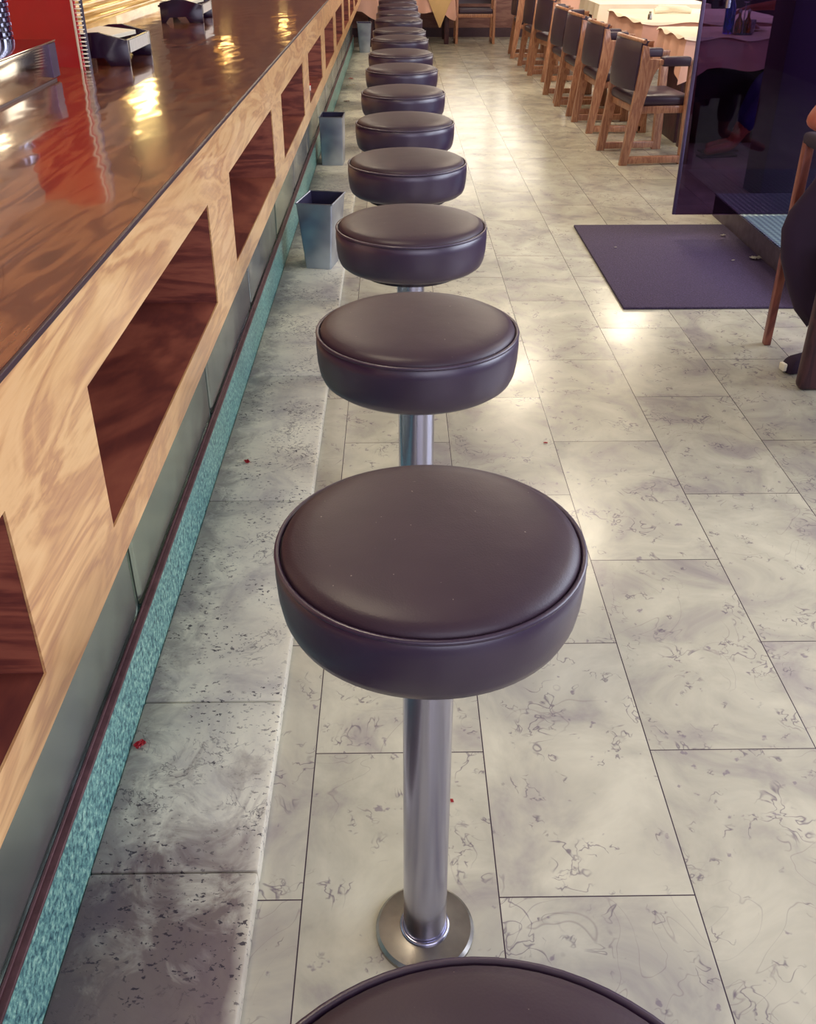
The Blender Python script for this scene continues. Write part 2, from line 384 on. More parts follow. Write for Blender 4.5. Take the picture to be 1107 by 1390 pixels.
def empty(name, loc, rz=0, label=None, cat=None, group=None):
    o = bpy.data.objects.new(name, None); COL.objects.link(o); o.empty_display_size = 0.05
    o.location = loc; o.rotation_euler = (0, 0, rz); tag(o, label, cat, group); return o
def struct(o): o['kind'] = 'structure'; return o
def copy_tree(o, parent=None):
    c = o.copy(); COL.objects.link(c); c.parent = parent
    for ch in list(o.children): copy_tree(ch, c)
    return c

# ------------------------------------------------------------------ the room
YB = 15.1
struct(MB().box(-3.4, 4.4, -3.0, YB+0.1, -0.08, 0.0).build('floor', M['floor'], smooth=False))
struct(MB().box(-3.4, 4.4, -3.0, YB+0.1, CEIL, CEIL+0.1).build('ceiling', M['ceil'], smooth=False))
struct(MB().box(-3.4, 4.4, YB, YB+0.1, 0, 0.95).box(-3.4, 0.6, YB, YB+0.1, .95, CEIL).box(3.2, 4.4, YB, YB+0.1, .95, CEIL).box(.6, 3.2, YB, YB+.1, 2.35, CEIL)
       .build('wall_back', M['wains'], smooth=False))
wn = struct(MB().box(0.6, 3.2, YB+0.03, YB+0.05, 0.95, 2.35).build('window_1', M['skyglow'], smooth=False))
fr = MB()
for x in (0.6, 1.45, 2.3, 3.15): fr.box(x, x+0.06, YB-0.02, YB+0.03, 0.95, 2.35)
fr.box(0.6, 3.21, YB-0.04, YB+0.03, 0.93, 1.0).box(0.6, 3.21, YB-0.03, YB+0.03, 2.3, 2.36)
fr.build('window_frame', M['darkwood'], wn, smooth=False)
struct(MB().box(-3.4, 4.3, YB-0.02, YB, 0, 0.12).build('baseboard_back', M['base'], smooth=False))
struct(MB().box(-3.4, -3.3, -3.0, YB, 0, CEIL).build('wall_left', M['wallp'], smooth=False))
wr = MB().box(4.3, 4.4, -3, YB, 0, 0.75).box(4.3, 4.4, -3, YB, 2.75, CEIL).box(4.3, 4.4, 5.1, 6.6, .75, 2.75).box(4.3, 4.4, 12.5, YB, .75, 2.75)
struct(wr.build('wall_right', M['darkwall'], smooth=False))

# ------------------------------------------------------------------ stone ledge along the counter
LX0, LX1, LZ = -0.516, -0.236, 0.04
led = MB(); ys = [-1.2, -0.3, 0.42, 1.024, 1.424, 2.2, 3.028, 3.8, 4.55, 5.4, 6.2, 7.0, 7.9, 8.7, 9.6, 10.4, 11.2, 12.0, 12.9, 13.4]
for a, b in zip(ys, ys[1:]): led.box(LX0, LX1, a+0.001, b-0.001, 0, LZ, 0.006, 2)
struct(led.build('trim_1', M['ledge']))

# ------------------------------------------------------------------ bar counter front
FX = -0.38; CY0, CY1 = -1.35, 13.3
bar = empty('bar_counter', (0, 0, 0), 0, 'long bar front of pale wood with open cubbies above grey metal and green marble', 'bar counter')
ops = [(k*1.16-0.1, k*1.16+0.775) for k in range(-1, 11)]
ZT, ZO1, ZO0, ZB = 1.021, 0.911, 0.703, 0.642
fs = MB()
fs.box(FX-0.003, FX, CY0, CY1, ZO1, ZT).box(FX-0.003, FX, CY0, CY1, ZB, ZO0)
ed = [CY0]+[e for o in ops for e in o]+[CY1]
for a, b in zip(ed[0::2], ed[1::2]):
    if b-a > 0.005: fs.box(FX-0.003, FX, a, b, ZO0, ZO1)
bmesh.ops.remove_doubles(fs.bm, verts=fs.bm.verts, dist=1e-5)
fs.build('fascia', M['fascia'], bar, smooth=False)
for a, b in ops:
    c = MB(); D = 0.30; x0, x1 = FX-0.004-D, FX-0.0035
    c.box(x0, x1, a-0.015, a, ZO0, ZO1).box(x0, x1, b, b+0.015, ZO0, ZO1).box(x0, x1, a-.015, b+.015, ZO0-0.015, ZO0).box(x0, x1, a-.015, b+.015, ZO1, ZO1+.015).box(x0-.015, x0, a-.015, b+.015, ZO0-.015, ZO1+.015)
    c.build('cubby', M['cubby'], bar, smooth=False)
MB().box(-0.60, FX-0.0035, CY0, CY1, ZB, ZB+0.015).build('soffit_board', M['cubby'], bar, smooth=False)
y = 1.545-0.885*3; 
while y < CY1:
    y1 = min(y+0.885, CY1)
    MB().box(-0.56, -0.530, y+0.004, y1-0.004, 0.18, ZB-0.002, 0.026, 5).build('metal_panel', M['panel'], bar)
    y += 0.885
MB().box(-0.60, -0.561, CY0, CY1, 0.04, ZB-.002).build('backing_board', M['edge'], bar, smooth=False)
MB().box(-0.56, -0.516, CY0, CY1, 0.0, 0.178).build('marble_plinth', M['marble'], bar, smooth=False)
MB().box(-0.532, -0.513, CY0, CY1, 0.178, 0.187, 0.003).box(-0.528, -0.523, CY0, CY1, 0.187, 0.193, 0.002).build('rail', M['rail'], bar)
# countertop
ct = empty('countertop', (0, 0, 0), 0, 'long glossy dark brown wooden bar top running to the back of the room', 'countertop')
MB().box(-1.185, FX-0.0035, CY0, CY1, 1.003, 1.029, 0.0).build('top_board', M['top'], ct, smooth=False)
MB().box(FX-0.0035, FX+0.001, CY0, CY1, 1.0212, 1.0285, 0.001).build('edge_strip', M['edge'], ct, smooth=False)
# raised slatted back ledge
bl = empty('back_ledge', (0, 0, 0), 0, 'golden wooden slatted ledge along the back of the bar top', 'ledge')
MB().box(-1.215, -1.187, CY0, CY1, 0.9, 1.07, 0.004).build('riser_board', M['slat'], bl)
for k in range(7):
    x = -1.225-0.085*k
    MB().box(x-0.075, x, CY0, CY1, 1.05+0.012*k, 1.075+0.012*k, 0.005).build('slat', M['slat'], bl)
MB().box(-1.86, -1.80, CY0, CY1, 0.9, 1.13, .004).build('rear_board', M['slat'], bl)

# ------------------------------------------------------------------ bar stools
def make_stool():
    r = empty('bar_stool', (0, 0, 0))
    MB().lathe([(0.0005, 0.7815), (0.05, 0.781), (0.10, 0.779), (0.14, 0.7755), (0.165, 0.771), (0.1765, 0.765), (0.180, 0.757), (0.1795, 0.750)][::-1], 72).build('cushion', M['vinyl'], r, angle=80)
    b = MB().lathe([(0.125, 0.658), (0.152, 0.659), (0.168, 0.663), (0.178, 0.671), (0.183, 0.683), (0.1865, 0.705), (0.188, 0.735), (0.1872, 0.748), (0.184, 0.7535), (0.178, 0.751)], 72)
    band = b.build('side_band', M['band'], r, angle=80)
    MB().torus(0.1845, 0.0036, 0.7565, 72, 8).build('piping', M['band'], band, angle=80)
    MB().lathe([(0.1, 0.640), (0.125, 0.642), (0.127, 0.6575), (0.02, 0.658)], 40).build('seat_plate', M['black'], r)
    MB().lathe([(0.034, 0.010), (0.034, 0.641)], 40).build('post', M['chrome'], r, angle=50)
    fl = MB().lathe([(0.079, 0.0), (0.079, 0.007), (0.074, 0.012), (0.045, 0.013), (0.040, 0.014)], 56).build('base_flange', M['flange'], r)
    MB().torus(0.036, 0.004, 0.016, 40, 8).build('collar', M['chrome'], fl, angle=80)
    return r
SY = [0.94, 1.639, 2.33, 3.06, 3.755, 4.49, 5.27, 5.95, 6.77, 7.32, 8.22, 8.86, 9.70, 10.36]
ORD = ['nearest', 'second', 'third', 'fourth', 'fifth', 'sixth', 'seventh', 'eighth', 'ninth', 'tenth', 'eleventh', 'twelfth', 'thirteenth', 'fourteenth']
st0 = make_stool()
for i, yy in enumerate(SY):
    o = st0 if i == 0 else copy_tree(st0)
    o.location = (0.040, yy, 0); o.rotation_euler = (0, 0, random.uniform(0, 6.2))
    if i == 0: lab = 'nearest fully seen black round bar stool, its steel post and floor flange both showing'
    elif i < 3: lab = '%s black round bar stool counting the large nearest as first, %s' % (ORD[i], 'post showing' if i == 1 else 'beside near bin')
    elif i == 13: lab = 'farthest black bar stool at the very top edge of the photo'
    else: lab = '%s black round bar stool counting the large foreground one as first' % ORD[i]
    tag(o, lab, 'stool', 'black bar stools in a row along the counter')
o = copy_tree(st0); o.location = (0.052, 0.222, 0)
tag(o, 'bar stool at the bottom edge, only the rim of its black seat in view', 'stool', 'black bar stools in a row along the counter')

# ------------------------------------------------------------------ metal bins on the ledge
def bin_(loc, rz, bw, bd, tw, td, h, label):
    r = empty('waste_bin', loc, rz, label, 'bin', 'steel bins on the ledge under the counter')
    t = 0.004
    def q(w_, d_, z, s=0): return [(-w_/2+s, -d_/2+s, z), (w_/2-s, -d_/2+s, z), (w_/2-s, d_/2-s, z), (-w_/2+s, d_/2-s, z)]
    m = MB(); bm = m.bm
    ob = [bm.verts.new(p) for p in q(bw, bd, 0)]; ot = [bm.verts.new(p) for p in q(tw, td, h)]
    it = [bm.verts.new(p) for p in q(tw, td, h, t)]; 
    for i in range(4):
        j = (i+1) % 4
        bm.faces.new([ob[i], ob[j], ot[j], ot[i]]); bm.faces.new([ot[i], ot[j], it[j], it[i]])
    bm.faces.new(ob[::-1])
    bmesh.ops.bevel(bm, geom=[e for e in bm.edges if abs(e.verts[0].co.z-e.verts[1].co.z) > h*0.5], offset=0.008, segments=3, profile=0.5, affect='EDGES')
    m.build('body', M['galv'], r, angle=30)
    m = MB(); bm = m.bm
    ib = [bm.verts.new(p) for p in q(bw, bd, 0.006, t)]; it = [bm.verts.new(p) for p in q(tw, td, h-.001, t)]
    for i in range(4):
        j = (i+1) % 4; bm.faces.new([ib[i], ib[j], it[j], it[i]])
    bm.faces.new(ib); m.build('inner_lining', M['binin'], r, smooth=False)
    rt = MB()
    for i in range(4):
        p, q2 = Vector(q(tw, td, h)[i]), Vector(q(tw, td, h)[(i+1) % 4]); rt.tube([p, q2], 0.0035, 6)
    rt.build('rim', M['galv'], r)
    return r
bin_((-0.335, 4.31, LZ), -0.20, 0.118, 0.185, 0.165, 0.24, 0.300, 'tapered galvanised steel bin on the ledge beside the third stool')
bin_((-0.405, 6.47, LZ), -0.04, 0.140, 0.17, 0.150, 0.20, 0.300, 'dark grey steel bin, middle one of three along the ledge')
bin_((-0.365, 12.85, LZ), 0.05, 0.125, 0.18, 0.175, 0.24, 0.330, 'far silver tapered bin near the pink tablecloth at the counter end')

# ------------------------------------------------------------------ things on the counter
ZC = 1.029
def holder(loc, rz, label):
    r = empty('card_holder', loc, rz, label, 'holder', 'black card holders on the bar top')
    # local: x 0..-0.19 to the left, y 0..0.30 away; sloped sides with an arch below
    side = [(-0.185, 0.0), (-0.165, 0.0), (-0.150, 0.022), (-0.075, 0.026), (-0.062, 0.0), (0.0, 0.0), (0.0, 0.072), (-0.035, 0.080), (-0.085, 0.094), (-0.13, 0.092), (-0.185, 0.078)]
    for y0 in (0.0, 0.29): MB().prism(side, 'y', y0, y0+0.014, 0.002).build('side_panel', M['black'], r)
    MB().hexa([(-0.195, .014, .062), (-0.006, .014, .058), (-0.006, .29, .058), (-0.195, .29, .062)], [(-0.195, .014, .070), (-0.006, .014, .066), (-0.006, .29, .066), (-0.195, .29, .070)]).build('tray', M['black'], r)
    MB().prism([(0.014, 0.035), (0.29, 0.035), (0.29, 0.072), (0.014, 0.072)], 'x', -0.008, 0.0).build('end_panel', M['black'], r)
    lb = MB().box(0.0005, 0.0015, 0.02, 0.26, 0.037, 0.070).build('label_strip', M['grey'], r, smooth=False); lb['label'] = 'pale grey label strip'
    p = MB()
    for k in range(4):
        p.hexa([(-0.19, .03+.004*k, .071+.004*k), (-0.05, .02, .073+.003*k), (-0.02, .20, .073+.003*k), (-0.15, .27, .076+.004*k)],
               [(-0.19, .03+.004*k, .073+.004*k), (-0.05, .02, .075+.003*k), (-0.02, .20, .075+.003*k), (-0.15, .27, .078+.004*k)])
    p.build('paper_sheets', M['white'], r, smooth=False)['label'] = 'white paper sheets lying in the tray'
    return r
holder((-0.805, 3.13, ZC), 0, 'black card holder with white papers, beside the red menu')
holder((-0.84, 4.62, ZC), 0.03, 'black card holder with white papers, farther along the bar top')
# red spiral bound menu
mn = empty('standing_menu', (-0.928, 3.075, ZC), 0, 'tall red spiral bound menu standing on the bar top', 'menu')
m4 = Matrix.Rotation(math.radians(151), 4, 'Z')
MB().box(0, 0.285, -0.002, 0.002, 0, 0.42, mat=m4).build('front_cover', M['red'], mn, smooth=False)
MB().box(0.01, 0.29, -0.002, 0.002, 0, 0.42, mat=Matrix.Rotation(math.radians(144.5), 4, 'Z')).build('back_cover', M['red'], mn, smooth=False)
MB().box(0.006, 0.012, -0.006, 0.006, 0, 0.42, mat=m4).build('spine_strip', M['white'], mn, smooth=False)
cw = MB()
for k in range(38): cw.torus(0.009, 0.0016, 0.008+0.011*k, 12, 5, c=(0.006, 0.002))
cw.build('spiral_binding', M['white'], mn)
MB().box(0.012, 0.022, 0.0, 0.02, 0, 0.42, mat=Matrix.Rotation(math.radians(20), 4, 'Z')).build('spine_cover', M['black'], mn, smooth=False)
# steel box in the corner
sb = empty('steel_box', (-0.935, 2.80, ZC), 0.03, 'low shiny steel box on the bar top in front of the red menu', 'box')
MB().box(-0.20, 0.0, -0.95, 0.06, 0.006, 0.098, 0.003).build('body', M['steelbox'], sb)
MB().box(-0.204, 0.003, -0.955, 0.064, 0.095, 0.101, 0.002).build('lid', M['steelbox'], sb)
MB().box(-0.19, -0.006, -0.94, 0.05, 0.0, 0.006).build('foot_strip', M['edge'], sb, smooth=False)
MB().box(-0.19, -0.004, 0.0605, 0.066, 0.012, 0.092).box(0.0, 0.002, 0.0, 0.06, 0.010, 0.094).build('end_plate', M['steeldark'], sb, smooth=False)
# woven tumbler behind the box
tb = empty('tumbler', (-1.13, 2.97, ZC), 0, 'dark woven pattern tumbler behind the steel box at the left edge', 'tumbler')
MB().lathe([(0.030, 0.0), (0.034, 0.01), (0.037, 0.04), (0.041, 0.22), (0.037, 0.22), (0.033, 0.05)], 32).build('body', M['black'], tb)
wv = MB()
for j in range(13):
    for i in range(16):
        a = 2*PI*(i+0.5*(j % 2))/16; rr = 0.0385+0.0002*j
        mt = Matrix.Translation((rr*math.cos(a), rr*math.sin(a), 0.055+0.0125*j)) @ Matrix.Rotation(a, 4, 'Z')
        wv.box(-0.0015, 0.003, -0.0032, 0.0032, -0.004, 0.004, mat=mt)
wv.build('woven_sleeve', M['chrome'], tb, smooth=False)
# red packet in a cubby
rp = empty('red_packet', (-0.447, 4.98, ZO0+0.001), 0.2, 'small red and white packet lying in a counter cubby', 'packet')
MB().box(-0.06, 0.03, -0.06, 0.09, 0.0, 0.025, 0.002).build('pages', M['white'], rp); MB().box(-0.062, 0.031, -0.062, 0.092, 0.025, 0.031, 0.001).build('cover', M['red'], rp)

# hanging lamps above the bar
def pendant(x, y, z, label):
    r = empty('pendant_lamp', (x, y, CEIL), 0, label, 'lamp', 'pendant lamps over the back bar')
    h = z-CEIL
    MB().tube([(0, 0, 0), (0, 0, h+0.12)], 0.004, 6).build('cord', M['black'], r)
    MB().lathe([(0.02, h+0.14), (0.04, h+0.12), (0.13, h), (0.125, h), (0.035, h+0.115)], 32).build('shade', M['gold'], r)
    MB().lathe([(0.005, h-0.02), (0.045, h-0.005), (0.055, h+0.03), (0.03, h+0.08)], 24).build('bulb', M['bulb'], r)
for i, (x, y, z) in enumerate([(-2.3, 5.3, 1.75), (-2.0, 7.6, 1.7), (-1.55, 9.6, 1.65), (-1.2, 11.4, 1.6)]):
    pendant(x, y, z, 'warm pendant lamp hanging over the back bar, %s from the front' % ORD[i].replace('nearest', 'first'))
# back bar wall shelving that the polished top mirrors
bb = empty('back_bar', (-2.9, 0, 0), 0, 'tall wooden back bar shelving behind the counter', 'shelving')
MB().box(-0.35, -0.3, -1.3, 13, 0, 2.3).build('back_panel', M['slat'], bb, smooth=False)
for z in (0.9, 1.3, 1.7, 2.1): MB().box(-0.3, 0, -1.3, 13, z, z+0.03).build('shelf', M['darkwood'], bb, smooth=False)
for yv in range(0, 13, 2): MB().box(-0.3, 0, yv, yv+0.05, 0, 2.3).build('upright', M['darkwood'], bb, smooth=False)
MB().box(-0.3, 0.05, -1.3, 13, 0, 0.88).build('base_cabinet', M['darkwood'], bb, smooth=False)
# ceiling lamps
for i, (x, y) in enumerate([(2.9, 3.4), (1.3, 6.2), (1.3, 9.2), (2.8, 10.9), (-0.7, 1.6), (-0.9, 5.0), (-0.9, 8.5)]):
    r = empty('ceiling_lamp', (x, y, CEIL), 0, 'square flush ceiling lamp %s' % ['near the windows by the door', 'over the aisle beside the smoked glass', 'over the middle of the dining row', 'over the far dining tables', 'above the nearest bar stool', 'above the middle of the bar', 'above the far half of the bar'][i], 'lamp', 'ceiling lamps')
    MB().box(-0.27, 0.27, -0.27, 0.27, -0.03, 0).build('frame', M['ceil'], r, smooth=False)
    MB().box(-0.23, 0.23, -0.23, 0.23, -0.04, -0.03).build('diffuser', M['lampglow'], r, smooth=False)

# ------------------------------------------------------------------ doormat, step, glass door
rug = MB().box(0.962, 1.772, 3.775, 5.045, 0.0, 0.012, 0.004).build('doormat', M['mat'])
tag(rug, 'dark purple grey doormat on the tiles by the metal step', 'mat')
st = empty('metal_step', (0, 0, 0), 0, 'low tread plate step on the right with a grey side', 'step')
MB().box(1.778, 3.4, 3.74, 5.27, 0, 0.112).build('step_body', M['riser'], st, smooth=False)
MB().box(1.774, 3.4, 3.738, 5.272, 0.112, 0.120, 0.002).build('tread_plate', M['plate'], st)
MB().tube([(1.774, 3.74, .1185), (1.774, 5.272, .1185)], 0.003, 8).build('nosing', M['chrome'], st)
gd = empty('glass_door', (2.40, 4.81, 0.127), 0, 'open smoked glass door standing over the metal step', 'door')
MB().box(-0.97, 0, -0.005, 0.005, 0, 2.1).build('pane', M['glass'], gd, smooth=False)
MB().box(-0.985, -0.968, -0.007, 0.007, 0, 2.1, 0.003).build('edge_seal', M['steeldark'], gd)
MB().box(-0.05, 0.0, -0.03, 0.03, 0.0, 0.12).box(-0.05, 0.0, -0.03, 0.03, 1.98, 2.1).build('hinge', M['chrome'], gd)
MB().tube([(-0.88, -0.05, 0.95), (-0.88, -0.05, 1.35)], 0.012, 10).tube([(-0.88, -0.05, 0.98), (-0.88, 0.0, .98)], .008, 8).tube([(-0.88, -0.05, 1.32), (-0.88, 0.0, 1.32)], .008, 8).build('handle', M['chrome'], gd)
tag(MB().box(2.15, 2.46, 5.60, 5.90, 0.0, CEIL, 0.01).build('pillar', M['darkwall']), 'dark square pillar behind the smoked glass door', 'pillar')
tag(MB().box(2.42, 2.50, 4.76, 4.86, 0.12, CEIL, 0.004).build('door_post', M['darkwall']), 'dark post the smoked glass door hangs on', 'post')

# ------------------------------------------------------------------ dining chairs
def make_chair(woodm='oak', legm=None):
    r = empty('dining_chair', (0, 0, 0)); W = M[woodm]; T = 0.035
    for sy in (-1, 1):
        y0, y1 = sorted((sy*0.27, sy*(0.27-T)))
        MB().prism([(0.0, 0.0), (0.055, 0.0), (0.055, 0.03), (0.125, 0.44), (0.16, 0.60), (0.20, 0.66), (0.20, 0.70), (0.125, 0.70), (0.115, 0.78), (0.075, 0.79), (0.07, 0.66), (0.045, 0.40)], 'y', y0, y1, 0.004).build('rear_leg', W, r)
        MB().prism([(0.055, 0.012), (0.43, 0.012), (0.43, 0.06), (0.06, 0.06)], 'y', y0, y1, 0.004).build('runner', W, r)
        MB().prism([(0.41, 0.0), (0.475, 0.0), (0.455, 0.70), (0.40, 0.70)], 'y', y0, y1, 0.004).build('front_leg', W, r)
        arm = MB().prism([(0.19, 0.665), (0.45, 0.665), (0.46, 0.70), (0.19, 0.70)], 'y', min(y0, y1)-0.006, max(y0, y1)+0.006, 0.006).build('armrest', W, r)
        MB().box(0.215, 0.405, y0-0.012, y1+0.012, 0.655, 0.716, 0.014, 3).build('arm_pad', M['pad'], arm)
    MB().box(0.075, 0.45, -0.236, 0.236, 0.345, 0.395, 0.006).build('seat_rail', W, r)
    MB().box(0.055, 0.465, -0.232, 0.232, 0.392, 0.462, 0.028, 4).build('seat_pad', M['pad'], r)
    # curved back panel
    b = MB(); bm = b.bm; n = 14; rows = []
    for j, (z, dx) in enumerate([(0.50, 0.0), (0.52, -0.004), (0.62, 0.0), (0.74, 0.012), (0.80, 0.018), (0.815, 0.03)]):
        rows.append([(0.050+dx-0.045*(1-(2*i/n-1)**2), -0.25+0.5*i/n, z) for i in range(n+1)])
    A = [[bm.verts.new(p) for p in rw] for rw in rows]; B = [[bm.verts.new((p[0]+0.04, p[1], p[2])) for p in rw] for rw in rows]
    for G_ in (A, B):
        for j in range(len(rows)-1):
            for i in range(n): bm.faces.new([G_[j][i], G_[j][i+1], G_[j+1][i+1], G_[j+1][i]])
    for i in range(n): bm.faces.new([A[0][i], A[0][i+1], B[0][i+1], B[0][i]]); bm.faces.new([A[-1][i], A[-1][i+1], B[-1][i+1], B[-1][i]])
    for j in range(len(rows)-1): bm.faces.new([A[j][0], A[j+1][0], B[j+1][0], B[j][0]]); bm.faces.new([A[j][n], A[j+1][n], B[j+1][n], B[j][n]])
    b.build('back_panel', M['pad'], r, angle=50)
    r.scale = (1, 1, 0.94)
    cr = MB().tube([(0.085-0.045*(1-(2*i/n-1)**2), -0.26+0.52*i/n, 0.81+0.012*(1-(2*i/n-1)**2)) for i in range(n+1)], 0.014, 8).build('crest_rail', M['cream' if 0 else woodm], r)
    return r
ch0 = make_chair()
CG = 'wooden dining chairs with black seats beside the tables'
rows = [(1.485, 6.79, 0.115, 'nearest wooden dining chair of the row, black arm pads, partly behind smoked glass'),
        (1.475, 7.93, 0.06, 'second wooden dining chair of the row from the front, drawn up to the peach table'),
        (1.445, 8.71, 0.05, 'third wooden dining chair of the row from the front, drawn up to the peach table'),
        (1.435, 9.38, 0.05, 'fourth wooden dining chair of the row, next to the long gap'),
        (1.480, 10.72, 0.16, 'fifth wooden dining chair of the row, its leg pale at the top'),
        (1.440, 11.55, 0.05, 'sixth wooden dining chair of the row from the front'),
        (1.430, 12.75, -0.05, 'last wooden dining chair of the row, closest to the far wall')]
for i, (x, y, rz, lab) in enumerate(rows):
    o = ch0 if i == 0 else copy_tree(ch0)
    o.location = (x, y, 0); o.rotation_euler = (0, 0, rz); tag(o, lab, 'chair', CG)
o = copy_tree(ch0); o.location = (1.11, 14.58, 0); o.rotation_euler = (0, 0, -PI/2)
tag(o, 'wooden dining chair against the far wall facing the camera', 'chair', CG)

# ------------------------------------------------------------------ tables with cloths
def table(x0, x1, y0, y1, label, cl_label, drop, top='cream', skirt='pink', legm='darkwood', z=0.735, corner=0.0, z0=0.0):
    cx, cy = (x0+x1)/2, (y0+y1)/2; hx, hy = (x1-x0)/2, (y1-y0)/2
    r = empty('dining_table', (cx, cy, z0), 0, label, 'table'); z -= z0
    MB().box(-hx, hx, -hy, hy, z-0.03, z, 0.004).build('tabletop', M[legm], r)
    for sx in (-1, 1):
        for sy in (-1, 1):
            a, b = sx*(hx-0.08), sy*(hy-0.08)
            MB().box(a-0.03, a+0.03, b-0.03, b+0.03, 0, z-0.03, 0.004).build('leg', M[legm], r)
    c = empty('tablecloth', (cx, cy, z0+z+0.001), 0, cl_label, 'tablecloth', 'tablecloths on the dining tables')
    def cloth(ex, dr, zz, mat, name, fold, tips):
        m = MB(); bm = m.bm; n = 30
        per = []
        gx, gy = hx+ex, hy+ex
        for k in range(4):
            p = [(-gx, -gy), (gx, -gy), (gx, gy), (-gx, gy)]
            a, b = p[k], p[(k+1) % 4]
            for i in range(n): per.append((a[0]+(b[0]-a[0])*i/n, a[1]+(b[1]-a[1])*i/n, min(i, n-i)/n))
        rings = []
        for j in range(6):
            t = j/5; ring = []
            for idx, (px, py, e) in enumerate(per):
                L_ = math.hypot(px, py); nx, ny = px/L_, py/L_
                f = fold*t*(math.sin(idx*0.83)+0.6*math.sin(idx*0.37+1))
                cd = tips*max(0, 1-e*5)
                out = 0.004+0.02*t+f+cd*0.18*t
                ring.append(bm.verts.new((px+nx*out, py+ny*out, zz-(dr+cd+0.012*math.sin(idx*0.51))*t)))
            rings.append(ring)
        N_ = len(per)
        for a, b in zip(rings, rings[1:]):
            for i in range(N_): bm.faces.new([a[i], a[(i+1) % N_], b[(i+1) % N_], b[i]])
        bm.faces.new(rings[0])
        return m.build(name, M[mat], c, angle=70)
    cloth(0.004, drop, 0.001, skirt, 'under_cloth', 0.016, 0.10)
    if top: cloth(0.008, 0.012, 0.0045, top, 'top_cloth', 0.002, 0.0)
table(2.02, 2.86, 7.08, 7.84, 'small table behind the smoked glass door', 'grey looking cloth on the table behind the smoked glass', 0.20, 'cream', 'pink')
table(1.99, 3.2, 8.25, 9.60, 'large table beside the second and third dining chairs', 'peach cloth with cream overlay on the large table', 0.30)
table(2.02, 3.1, 10.25, 11.3, 'far dark edged dining table beyond the large peach one', 'cream cloth on the far table beyond the large peach one', 0.12, None, 'cream')
table(1.95, 2.9, 12.2, 13.2, 'dining table near the far right corner', 'peach cloth on the table near the far right corner', 0.3)
table(-0.05, 0.80, 14.05, 14.85, 'table by the far wall left of the wooden chair', 'peach and gold cloth with a hanging corner by the far wall', 0.34, 'gold', 'pink')
table(-1.25, -0.22, 13.55, 14.6, 'table at the far end of the counter', 'peach cloth at the far end of the counter behind the silver bin', 0.30, None, 'pink')
# added dark block keeps the space under the glass side table dark
for o_ in list(bpy.data.objects):
    if o_.name == 'dining_table': MB().box(-0.36, 0.40, -0.16, 0.26, 0.0, 0.70, 0.006).build('shade_block', M['darkwood'], o_)
for o_ in list(bpy.data.objects):
    if o_.get('label', '').startswith('peach and gold cloth'):
        fl_ = MB().prism([(0.0, 0.0), (0.50, 0.0), (0.36, -0.26), (0.255, -0.52), (0.235, -0.52), (0.12, -0.26)], 'y', -0.455, -0.447, 0.003).build('corner_flap', M['gold'], o_)
        fl_['label'] = 'golden cloth corner hanging to a point'
# dinnerware on the far tables
def plate_(x, y, label):
    tag(MB().lathe([(0.05, 0), (0.06, 0.004), (0.11, 0.018), (0.108, 0.022), (0.055, 0.008), (0.001, 0.008)], 32, cap=False).build('plate', M['white']), label, 'plate').location = (x, y, 0.741)
np_ = MB(); 
for k in range(3): np_.tube([(-0.16+0.02*k, 0.02*k, 0.022+0.012*k), (0.0, 0.015-0.01*k, 0.028+0.01*k), (0.16-0.02*k, 0.01*k, 0.022+0.01*k)], 0.02, 8)
nb = np_.build('napkin', M['white']); nb.location = (2.42, 9.05, 0.740); tag(nb, 'white napkin rolled on the large peach table', 'napkin')
ss = MB().lathe([(0.018, 0), (0.018, 0.035), (0.010, 0.05), (0.012, 0.06)], 16).build('salt_shaker', M['flange']); ss.location = (2.08, 8.45, 0.7408); tag(ss, 'small dark salt shaker on the corner of the large peach table', 'shaker')
# bottles behind the glass
def bottle(x, y, name, label, mat, prof, cap_=None):
    r = empty(name, (x, y, 0.7408), 0, label, 'bottle')
    MB().lathe(prof, 28).build('body', M[mat], r)
    if cap_: MB().lathe(cap_, 20).build('cap', M['chrome'], r)
bottle(2.36, 7.30, 'water_bottle', 'blue glass water bottle on the table behind the glass', 'blueglass', [(0.034, 0), (0.036, 0.01), (0.036, 0.16), (0.016, 0.22), (0.014, 0.27)], [(0.016, 0.27), (0.016, 0.29)])
cr_ = empty('cruet_set', (2.435, 7.22, 0.7408), 0, 'amber cruet bottle set in a wire stand behind the glass', 'cruet')
MB().box(-0.065, 0.06, -0.035, 0.035, 0, 0.012, 0.003).build('stand', M['black'], cr_)
for a in (-0.032, 0.030):
    cb = MB().lathe([(0.026, 0.012), (0.027, 0.02), (0.026, 0.085), (0.010, 0.11), (0.009, 0.14)], 20, c=(a, 0, 0)).build('cruet_bottle', M['amber'], cr_)
    MB().lathe([(0.011, 0.14), (0.012, 0.15), (0.004, 0.165)], 12, c=(a, 0, 0)).build('stopper', M['clearglass'], cb)
MB().tube([(0, 0, 0.01), (0, 0, 0.20)], 0.003, 6).torus(0.012, 0.003, 0.205, 12, 6).build('handle', M['chrome'], cr_)
def glass_(x, y, label):
    r = MB().lathe([(0.024, 0), (0.026, 0.002), (0.031, 0.09), (0.029, 0.09), (0.024, 0.006)], 24).build('drinking_glass', M['clearglass']); r.location = (x, y, 0.7408); tag(r, label, 'glass')
glass_(2.52, 7.30, 'short clear drinking glass beside the cruet set')
pl = MB().lathe([(0.05, 0), (0.06, 0.003), (0.115, 0.016), (0.113, 0.019), (0.055, 0.007), (0.001, 0.007)], 32).build('plate', M['white']); pl.location = (2.60, 7.52, 0.7408); tag(pl, 'white plate with food behind the cruet set', 'plate')
